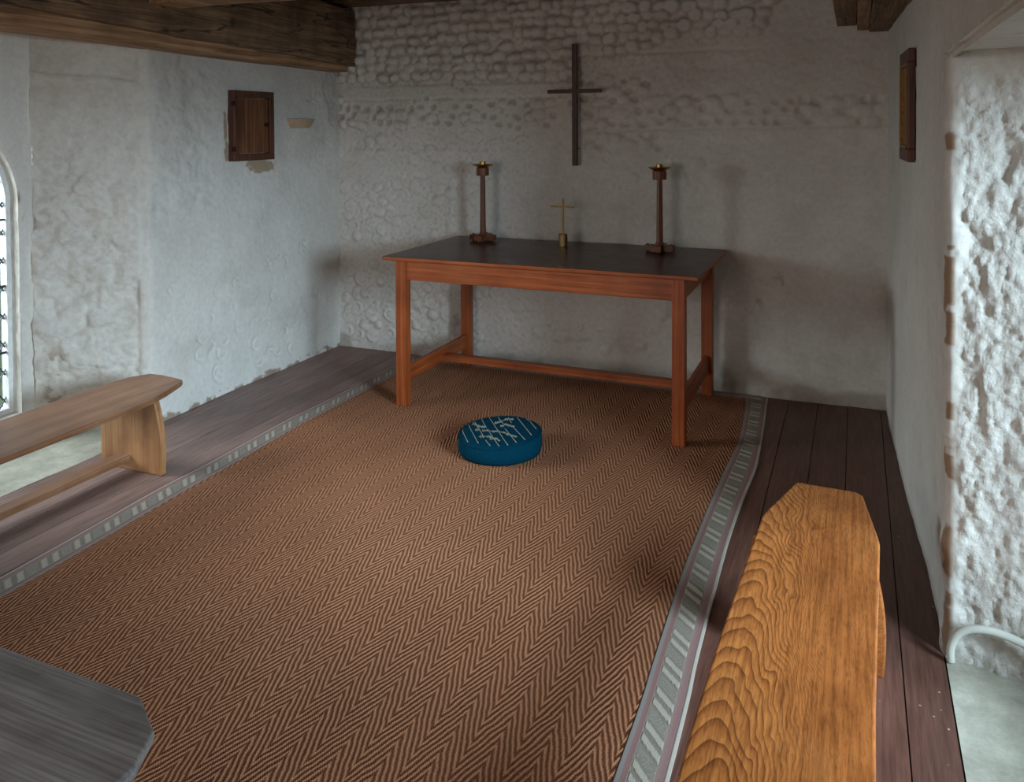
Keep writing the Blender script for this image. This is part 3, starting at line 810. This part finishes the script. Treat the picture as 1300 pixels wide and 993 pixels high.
# ------------------------------------------------------------------ rug
T = .007
def rug():
    root = empty('rug', (.75, -1.2, 0), 'large brown herringbone coir rug with a pale woven ladder border', 'rug')
    Lo = [(-.388, .885), (-.392, .30), (-.396, -.08), (-.406, -.40), (-.396, -.715), (-.386, -.98), (-.388, -1.26), (-.352, -1.96), (-.34, -3.3)]
    Li = [(-.285, .800), (-.288, .30), (-.292, -.08), (-.300, -.40), (-.288, -.715), (-.276, -.98), (-.270, -1.26), (-.234, -2.045), (-.225, -3.2)]
    Ri = [(1.725, .805), (1.752, .50), (1.766, .165), (1.753, -.19), (1.746, -.51), (1.742, -.905), (1.747, -1.21), (1.758, -1.565), (1.765, -1.75), (1.77, -2.3), (1.77, -3.2)]
    Ro = [(1.835, .885), (1.858, .47), (1.876, .08), (1.880, -.14), (1.866, -.455), (1.860, -.80), (1.866, -1.165), (1.873, -1.49), (1.883, -1.72), (1.893, -2.3), (1.90, -3.3)]
    def samp(L, n): 
        c = catmull([(p[0], p[1], 0) for p in L], 10)
        out = []
        d = [0]
        for a, b in zip(c, c[1:]): d.append(d[-1]+(b-a).length)
        for t in np.linspace(0, d[-1], n):
            i = min(max(np.searchsorted(d, t)-1, 0), len(c)-2); f = (t-d[i])/(d[i+1]-d[i])
            out.append(c[i].lerp(c[i+1], f))
        return out, d[-1]
    ox, oy = root.location.x, root.location.y
    # field
    a, _ = samp(Li, 90); b, _ = samp(Ri, 90)
    bm = bmesh.new(); rows = []
    for p, q in zip(a, b):
        rows.append([bm.verts.new((p.lerp(q, t).x-ox, p.lerp(q, t).y-oy, T)) for t in np.linspace(0, 1, 20)])
    for r0, r1 in zip(rows, rows[1:]):
        for i in range(19): bm.faces.new((r0[i], r0[i+1], r1[i+1], r1[i]))
    obj('field', bm, M_RUG, root)
    def strip(inner, outer, n=90, sk=.09):
        a, L = samp(inner, n); b, _ = samp(outer, n)
        bm = bmesh.new(); uv = bm.loops.layers.uv.new('UVMap')
        cols = [(0, 0.0), (0.0, T-.001), (.06, T), (.1, T-.001), (.5, T-.001), (.97, T), (1, T-.002)]
        V = []
        for k, (p, q) in enumerate(zip(a, b)):
            V.append([(bm.verts.new((q.lerp(p, u).x-ox, q.lerp(p, u).y-oy, z)), u, L*k/(n-1)) for u, z in cols])
        for r0, r1 in zip(V, V[1:]):
            for i in range(len(cols)-1):
                vs = [r0[i], r0[i+1], r1[i+1], r1[i]]
                f = bm.faces.new([v[0] for v in vs])
                for l, v in zip(f.loops, vs): l[uv].uv = (v[1], v[2]+sk*v[1])
        obj('border', bm, M_BORDER, root)
    strip(Li, Lo, sk=-.11); strip(Ri, Ro)
    strip([Li[0], (.6, .809), Ri[0]], [Lo[0], (.6, .886), Ro[0]], 60)
    strip([Li[-1], Ri[-1]], [Lo[-1], Ro[-1]], 30)
rug()

# ------------------------------------------------------------------ altar table
TH = .8113
def table():
    t = empty('altar_table', (.7737, .42, T), 'long dark-topped wooden altar table with orange-brown square legs', 'table')
    W, D, w = 1.5473, .8407, .060
    X0, Y0, Z0 = t.location
    def lb(name, a, mat, bev=.003):
        bm = bx(a[0]-X0, a[1]-X0, a[2]-Y0, a[3]-Y0, a[4]-Z0, a[5]-Z0); return obj(name, bm, mat, t, bevel=bev)
    # top with a slightly rounded rear-left corner
    bm = bmesh.new()
    x0, x1, y0, y1 = -.067-X0, W+.067-X0, -.024-Y0, D+.040-Y0
    cr = .035
    pts = [(x0, y0), (x1, y0), (x1, y1), (x0+cr, y1)] + [(x0+cr-cr*math.sin(a), y1-cr+cr*math.cos(a)) for a in (.4, .8, 1.2, 1.57)]
    prism(bm, pts, 'z', TH-.020-Z0, TH-Z0)
    o = obj('tabletop', bm, M_OAKTOP, t, bevel=.004)
    o.data.materials.append(M_TAB['x'])
    for p in o.data.polygons:
        if abs(p.normal.z) < .5: p.material_index = 1
    ztop = TH-.020
    for (x, y) in ((0, 0), (W-w, 0), (0, D-w), (W-w, D-w)):
        bm = bmesh.new(); vs = box(bm, x-X0, x+w-X0, y-Y0, y+w-Y0, 0, ztop-Z0)
        obj('leg', bm, M_TAB['z'], t, bevel=.004)
    za = .686
    lb('apron', (w-.002, W-w+.002, .010, .032, za, ztop), M_TAB['x'])
    lb('apron', (w-.002, W-w+.002, D-.032, D-.010, za, ztop), M_TAB['x'])
    lb('apron', (.010, .032, w-.002, D-w+.002, za, ztop), M_TAB['y'])
    lb('apron', (W-.032, W-.010, w-.002, D-w+.002, za, ztop), M_TAB['y'])
    lb('stretcher', (.018, .042, w-.002, D-w+.002, .125, .208), M_TAB['y'])
    lb('stretcher', (W-.042, W-.018, w-.002, D-w+.002, .135, .232), M_TAB['y'])
    lb('stretcher', (.040, W-.040, .46, .52, .128, .165), M_TAB['x'])
table()

# ------------------------------------------------------------------ candlesticks and crosses
def candlestick(x, y, label):
    t = empty('candlestick', (x, y, TH), label, 'candlestick', group='pair of candlesticks on the altar table')
    L, wd = .079, .024
    bm = bmesh.new(); box(bm, -L, L, -wd, wd, .008, .040); obj('base_bar', bm, M_CAND['x'], t, bevel=.003)
    bm = bmesh.new(); box(bm, -wd+.001, wd-.001, -L, L, .009, .041); obj('base_bar', bm, M_CAND['y'], t, bevel=.003)
    for (px, py) in ((L-.014, 0), (-L+.014, 0), (0, L-.014), (0, -L+.014)):
        bm = bmesh.new(); lathe(bm, [(.005, 0), (.0065, .004), (.0065, .043), (.004, .046)], px, py, 14); obj('peg', bm, M_CAND['z'], t, smooth=True)
    bm = bmesh.new()
    lathe(bm, [(.025, .040), (.025, .046), (.020, .056), (.0188, .085), (.0155, .405)], 0, 0, 8)
    obj('post', bm, M_CAND['z'], t, bevel=.0015)
    bm = bmesh.new(); lathe(bm, [(.036, .398), (.038, .401), (.038, .443), (.036, .446)], 0, 0, 32); obj('drum', bm, M_CAND['z'], t, smooth=True).modifiers.new('e', 'EDGE_SPLIT')
    bm = bmesh.new(); lathe(bm, [(.030, .446), (.040, .450), (.062, .464), (.063, .467), (.060, .467), (.038, .455), (.010, .453)], 0, 0, 40)
    obj('drip_tray', bm, M_BRASS, t, smooth=True)
    bm = bmesh.new(); lathe(bm, [(.018, .454), (.018, .483), (.0165, .484), (.0145, .483), (.0145, .462)], 0, 0, 28); obj('candle_cup', bm, M_BRASS, t, smooth=True).modifiers.new('e', 'EDGE_SPLIT')
candlestick(.195, .70, 'wooden candlestick with brass tray near the left end of the table')
candlestick(1.285, .655, 'wooden candlestick with brass tray near the right end of the table')

def altar_cross():
    t = empty('altar_cross', (.722, .66, TH), 'small thin brass cross standing in a round brass base on the table', 'cross')
    bm = bmesh.new(); lathe(bm, [(.0245, 0), (.026, .002), (.026, .072), (.0245, .074), (.009, .075)], 0, 0, 36); obj('base', bm, M_BRASSD, t, smooth=True).modifiers.new('e', 'EDGE_SPLIT')
    bm = bmesh.new(); box(bm, -.006, .006, -.004, .004, .073, .275); obj('upright', bm, M_BRASSD, t, bevel=.001)
    bm = bmesh.new(); box(bm, -.073, .068, -.0045, .0045, .225, .234); obj('crossbar', bm, M_BRASSD, t, bevel=.001)
altar_cross()

def wall_cross():
    t = empty('wall_cross', (.735, .845, 1.27), 'tall slender dark wooden cross hanging on the back wall above the table', 'cross')
    bm = bmesh.new(); box(bm, -.0155, .0155, -.012, .012, 0, .724); obj('upright', bm, M_CROSS, t, bevel=.002)
    bm = bmesh.new(); box(bm, -.168, .165, -.020, .004, .432, .454); obj('crossbar', bm, M_CROSS, t, bevel=.002)
    for z in (.60, .10):
        bm = bmesh.new(); tube(bm, [(0, .010, z), (0, .09, z)], .003); obj('fixing_pin', bm, M_IRON, t)
wall_cross()

# ------------------------------------------------------------------ hassock
def hassock():
    cx, cy = .768, -.362
    t = empty('hassock', (cx, cy, T), 'round teal embroidered kneeling cushion lying on the rug before the table', 'cushion')
    R, H = .188, .096
    def rf(a, z): return 1 + .018*math.sin(2*a+.6) + .012*math.sin(3*a+1) + .008*math.sin(5*a)
    def zf(x, y, r, z): return (z/H)*(.006*x/R + .010*y/R)
    bm = bmesh.new()
    lathe(bm, [(R*.86, 0), (R*.95, .004), (R*.995, .020), (R*1.012, .045), (R*1.0, .074), (R*.975, .088)], 0, 0, 64, rf, zf)
    obj('side_band', bm, M_TEALS, t, smooth=True)
    def top_z(x, y):
        r = math.hypot(x, y)/(R*.975); return .088 + .018*math.sqrt(max(0, 1-min(1, r)**2.4))*.9 - .006*math.exp(-((x-.09)**2+(y+.02)**2)/.004)
    bm = bmesh.new(); rings = []
    n = 64
    c = bm.verts.new((0, 0, top_z(0, 0)))
    for k in range(1, 19):
        q = k/18; ring = []
        for i in range(n):
            a = 2*PI*i/n; rr = R*.975*q*rf(a, 0); x, y = rr*math.cos(a), rr*math.sin(a)
            z = top_z(x/rf(a, 0), y/rf(a, 0)) + (top_z(x, y)*0) + zf(x, y, 0, H)
            ring.append(bm.verts.new((x, y, z)))
        rings.append(ring)
    for i in range(n): bm.faces.new((c, rings[0][i], rings[0][(i+1) % n]))
    for a, b in zip(rings, rings[1:]):
        for i in range(n): bm.faces.new((a[i], b[i], b[(i+1) % n], a[(i+1) % n]))
    obj('top_panel', bm, M_TEAL, t, smooth=True)
    bm = bmesh.new()
    loop = [(R*.985*rf(a, 0)*math.cos(a), R*.985*rf(a, 0)*math.sin(a), .088+zf(R*math.cos(a), R*math.sin(a), 0, H)) for a in np.linspace(0, 2*PI, 65)]
    tube(bm, loop, .0042, 8); obj('piping', bm, M_TEALS, t, smooth=True)
    # embroidery: positions were read off the cushion top
    def to_top(u, v):
        px, py = 570+u/9.286, 510+v/9.286
        d = fw + rt2*((px-650)/F_PX) - up2*((py-PY)/F_PX)
        z = .096
        for _ in range(4):
            k = (T+z-CAM.z)/d.z; p = CAM+d*k
            x, y = p.x-cx, p.y-cy
            q = math.hypot(x, y)
            if q > R*.93: x, y = x*R*.93/q, y*R*.93/q
            z = top_z(x, y)+zf(x, y, 0, H)
        return (x, y, z+.0012)
    bm = bmesh.new()
    L = [((150,330),(222,480)), ((225,270),(345,495)), ((300,235),(400,400)), ((430,455),(485,525)), ((380,200),(440,310)), ((470,350),(590,530)),
         ((475,190),(695,520)), ((580,190),(640,260)), ((660,320),(795,485)), ((700,190),(735,250)), ((765,310),(895,450)), ((805,190),(975,400)), ((930,205),(1030,325))]
    for a, b in L:
        pts = [to_top(a[0]+(b[0]-a[0])*k/8, a[1]+(b[1]-a[1])*k/8) for k in range(9)]
        tube(bm, pts, .0018, 6)
    obj('stitched_stripes', bm, M_STITCH, t, smooth=True)
    bm = bmesh.new(); rr = random.Random(9)
    F = [(300,265,34),(345,290,30),(400,300,30),(330,335,26),(410,345,24),(455,340,20),(560,250,26),(600,240,22),(680,210,26),(745,210,22),(625,290,26),(670,270,22),(710,285,26),(755,295,22),
         (385,415,34),(470,415,30),(500,440,26),(555,440,28),(590,460,16),(525,355,20),(570,350,24),(645,365,18),(690,390,18),(740,405,22),(785,415,20)]
    for (u, v, s) in F:
        k = 5; a0 = rr.uniform(0, 6)
        for i in range(k):
            a = a0+2*PI*i/k
            p0 = to_top(u+s*.25*math.cos(a), v+s*.16*math.sin(a)); p1 = to_top(u+s*math.cos(a), v+s*.62*math.sin(a))
            tube(bm, [p0, [(p0[j]+p1[j])/2 for j in range(3)], p1], [.0010, .0021, .0009], 5)
    for A in (((420,345),(520,350),(640,365),(790,415)), ((300,265),(360,300),(430,300)), ((380,420),(470,410),(550,440),(600,462)), ((540,265),(600,240),(690,205),(760,210)), ((610,290),(680,270),(760,298))):
        tube(bm, [to_top(*p) for p in A], .0016, 5)
    obj('stitched_flowers', bm, M_STITCH, t, smooth=True)
hassock()

# ------------------------------------------------------------------ benches
def bench(name, label, loc, rz, outline, mt, mleg, mstr, leg_y, leg_hw=(.175, .140), height=.35, th=.024, str_off=0, sz=(.04, .068)):
    """outline in local x,y (length along y); origin on the floor"""
    t = empty(name, loc, label, 'bench', rz, group='low wooden benches around the rug')
    bm = bmesh.new(); prism(bm, outline, 'z', height-th, height)
    obj('seat', bm, mt, t, bevel=.006, segs=3)
    hb, ht = leg_hw
    for y in leg_y:
        pts = []
        for k in range(13):
            q = k/12; z = q*(height-th+.002)
            pts.append((hb + .010*math.sin(q*PI) + (ht-hb)*q**2.2, z))
        prof = pts + [(-x, z) for x, z in reversed(pts)]
        bm = bmesh.new(); prism(bm, prof, 'y', y-.016, y+.016)
        obj('leg', bm, mleg, t, bevel=.006, segs=3)
    bm = bx(str_off-.034, str_off+.034, min(leg_y)+.014, max(leg_y)-.014, *sz)
    obj('stretcher', bm, mstr, t, bevel=.004)
    return t
# left bench : seat x -.845..-.475
cx = -.66
OL = [(-.836,-2.45),(-.846,-1.6),(-.846,-1.3),(-.845,-1.085),(-.832,-1.0),(-.782,-.922),(-.72,-.915),(-.661,-.921),(-.60,-.928),(-.565,-.938),(-.550,-.960),(-.528,-1.02),(-.505,-1.085),(-.482,-1.18),(-.474,-1.30),(-.476,-1.45),(-.478,-1.9),(-.478,-2.2),(-.50,-2.38),(-.56,-2.47),(-.78,-2.48)]
bench('bench', 'plain mid-brown wooden bench with rounded end beside the leaded window', (cx, -1.7, 0), 0, [(x-cx, y+1.7) for x, y in OL], M_BENL['y'], M_BENLEG, M_BENL['y'], (-1.134+1.7, -2.27+1.7), str_off=-.035)
# right bench
cx = 2.165
OR = [(1.988,-2.45),(1.990,-2.18),(1.996,-1.94),(2.004,-1.74),(2.024,-1.303),(2.030,-1.262),(2.100,-1.018),(2.112,-1.010),(2.280,-1.014),(2.300,-1.035),(2.338,-1.30),(2.341,-1.33),(2.334,-1.55),(2.326,-1.76),(2.316,-2.05),(2.310,-2.40),(2.29,-2.52),(2.03,-2.52)]
bench('bench', 'glossy orange oak bench with clipped corners along the right wall', (cx, -1.75, 0), 0, [(x-cx, y+1.75) for x, y in OR], M_BENR, M_BENR, M_BENR, (-1.36+1.75, -2.25+1.75), leg_hw=(.186, .155), str_off=0, sz=(.08, .115))
# third bench, its far edge cuts the bottom left corner
C3 = (.25, -2.755)
O3 = [(-.75,-2.59),(-.70,-2.57),(.30,-2.568),(.77,-2.566),(.895,-2.574),(.99,-2.592),(1.06,-2.64),(1.09,-2.72),(1.09,-2.80),(1.05,-2.88),(.95,-2.94),(-.65,-2.94),(-.75,-2.90)]
L3 = [(C3[1]-y, x-C3[0]) for x, y in O3]            # rotate so that length runs along local y
M_BEN3 = wood('near_bench_sky_sheen', lin(104,98,94), lin(128,122,118), lin(150,146,142), 'y', rough=.3, bump=.08)  # sky reflection on the seat put into the wood colour as grey
bench('bench', 'grey-brown wooden bench with baked-in sky sheen nearest the camera crossing the lower left corner', (C3[0], C3[1], T), -PI/2, [(-a, b) for a, b in L3][::1], M_BEN3, M_BEN3, M_BEN3, (-.72, .62))

# ------------------------------------------------------------------ hatch, ledge, picture
def hatch():
    t = empty('wall_cupboard', (-.985, .040, 1.314), 'small dark wooden cupboard door set in the left wall', 'cupboard', rz=.0)
    Y0, Y1, H = -.174, .172, .405; fwid = .040
    bm = bmesh.new()
    for a in ((Y0, Y1, H-fwid, H), (Y0, Y1, 0, fwid), (Y0, Y0+fwid, fwid, H-fwid), (Y1-fwid, Y1, fwid, H-fwid)):
        box(bm, -.05, .022, *a)
    fr = obj('frame', bm, M_HATCH, t, bevel=.003)
    bm = bmesh.new(); n = 4; w = (Y1-Y0-2*fwid-.006)/n
    for k in range(n):
        y = Y0+fwid+.003+k*w; box(bm, -.03, .010, y+.001, y+w-.001, fwid+.003, H-fwid-.003)
    d = obj('door', bm, M_HATCHP, t, bevel=.002)
    bm = bmesh.new(); box(bm, .010, .018, Y1-fwid-.035, Y1-.010, .205, .215); lathe(bm, [(.009, .0), (.012, .006), (.010, .014), (.004, .018)], 0, 0, 14)
    vs = bm.verts[8:]; bmesh.ops.transform(bm, matrix=Matrix.Translation((.012, Y1-fwid-.028, .21)) @ Matrix.Rotation(PI/2, 4, 'Y'), verts=vs)
    obj('latch', bm, M_IRON, d)
    for z in (.07, .33):
        bm = bx(.010, .025, Y0-.010, Y0+.010, z-.014, z+.014); obj('hinge', bm, M_IRON, d, bevel=.002)
hatch()
def ledge():
    bm = bmesh.new()
    prof = [(0, -.052), (.030, -.052), (.052, -.040), (.066, -.020), (.080, .0), (0, .0)]
    # boat shape: half-elliptical plan narrowing downwards
    rings = []
    for (s, z) in ((.62, -.058), (.70, -.052), (.84, -.030), (.96, -.006), (1.0, .0), (.94, .001), (.9, -.010)):
        rings.append([bm.verts.new((.085*s*math.sin(a)-.02, .135*s*math.cos(a), z)) for a in np.linspace(0, PI, 20)])
    for a, b in zip(rings, rings[1:]):
        for k in range(19): bm.faces.new((a[k], a[k+1], b[k+1], b[k]))
        bm.faces.new((a[-1], a[0], b[0], b[-1]))
    bm.faces.new(rings[0]); bm.faces.new(rings[-1])
    o = obj('wall_ledge', bm, M_LEDGE, smooth=True); o.modifiers.new('e', 'EDGE_SPLIT')
    o.location = (-.985, .495, 1.560)
    tag(o, 'small boat-shaped clay ledge on the left wall right of the cupboard', 'ledge')
ledge()
def picture():
    t = empty('picture_frame', (2.4665, -.19, 1.36), 'upright brown framed picture with gilt inner edge hanging on the right wall', 'picture', rz=math.radians(2.4))
    # local x = out of the wall towards the room (-x), y along the wall
    Y0, Y1, H, fwid = -.165, .165, .432, .05
    bm = bmesh.new()
    for a in ((Y0, Y1, H-fwid, H), (Y0, Y1, 0, fwid), (Y0, Y0+fwid, fwid, H-fwid), (Y1-fwid, Y1, fwid, H-fwid)):
        box(bm, -.018, .008, *a)
    fr = obj('frame', bm, M_FRAME, t, bevel=.004)
    bm = bmesh.new(); g = .012
    for a in ((Y0+fwid-.001, Y1-fwid+.001, H-fwid-g, H-fwid), (Y0+fwid-.001, Y1-fwid+.001, fwid, fwid+g), (Y0+fwid-.001, Y0+fwid+g, fwid, H-fwid), (Y1-fwid-g, Y1-fwid+.001, fwid, H-fwid)):
        box(bm, -.0195, -.004, *a)
    obj('gilt_slip', bm, M_GOLD, t)
    obj('picture', bx(-.006, 0, Y0+fwid, Y1-fwid, fwid, H-fwid), M_PAPER, t)
    obj('backing', bx(.0, .016, Y0+.01, Y1-.01, .01, H-.01), M_DARK, t)
picture()

# ------------------------------------------------------------------ hose by the right recess
pts = catmull([(2.525, -1.235, .008), (2.524, -1.238, .045), (2.536, -1.243, .085), (2.565, -1.25, .115), (2.61, -1.262, .130), (2.66, -1.275, .130), (2.72, -1.295, .118), (2.80, -1.33, .09), (2.90, -1.38, .05), (3.0, -1.43, .012)], 10)
bm = bmesh.new(); tube(bm, pts, .0105, 14)
tag(obj('hose', bm, M_PIPE, smooth=True), 'white plastic hose arching against the rough jamb of the right recess', 'hose')

# ------------------------------------------------------------------ light
def area(name, loc, rot, sx, sy, power, col):
    l = bpy.data.lights.new(name, 'AREA'); l.shape = 'RECTANGLE'; l.size = sx; l.size_y = sy; l.energy = power; l.color = col
    o = bpy.data.objects.new(name, l); o.location = loc; o.rotation_euler = rot; link(o); return o
# daylight outside both side windows, plus an added rear fill (area lights emit along local -z)
def aim(name, loc, tgt, sx, sy, power, col, spread=180):
    o = area(name, loc, (0, 0, 0), sx, sy, power, col)
    o.rotation_euler = (Vector(tgt)-Vector(loc)).to_track_quat('-Z', 'Y').to_euler()
    o.data.spread = math.radians(spread); return o
aim('daylight_right_window', (5.2, -2.9, 1.95), (-1.0, .1, .25), 1.9, 1.6, 440, (.66, .81, 1.0), 120)
aim('daylight_left_window', (-3.4, -2.35, 1.9), (2.45, -.3, .35), 1.5, 1.5, 150, (.84, .90, 1.0), 120)
aim('added_rear_fill', (.5, -5.15, 1.4), (.4, -1.0, .2), 1.1, 1.0, 21, (1.0, .90, .85), 150)  # added warm fill from behind the camera, no known window there
w = bpy.data.worlds.new('sky'); bpy.context.scene.world = w; w.use_nodes = True
nt = w.node_tree; bg = nt.nodes['Background']
bg.inputs[0].default_value = lin(214, 224, 226); bg.inputs[1].default_value = .62

sc = bpy.context.scene
sc.view_settings.view_transform = 'Standard'; sc.view_settings.look = 'None'; sc.view_settings.exposure = 0.0
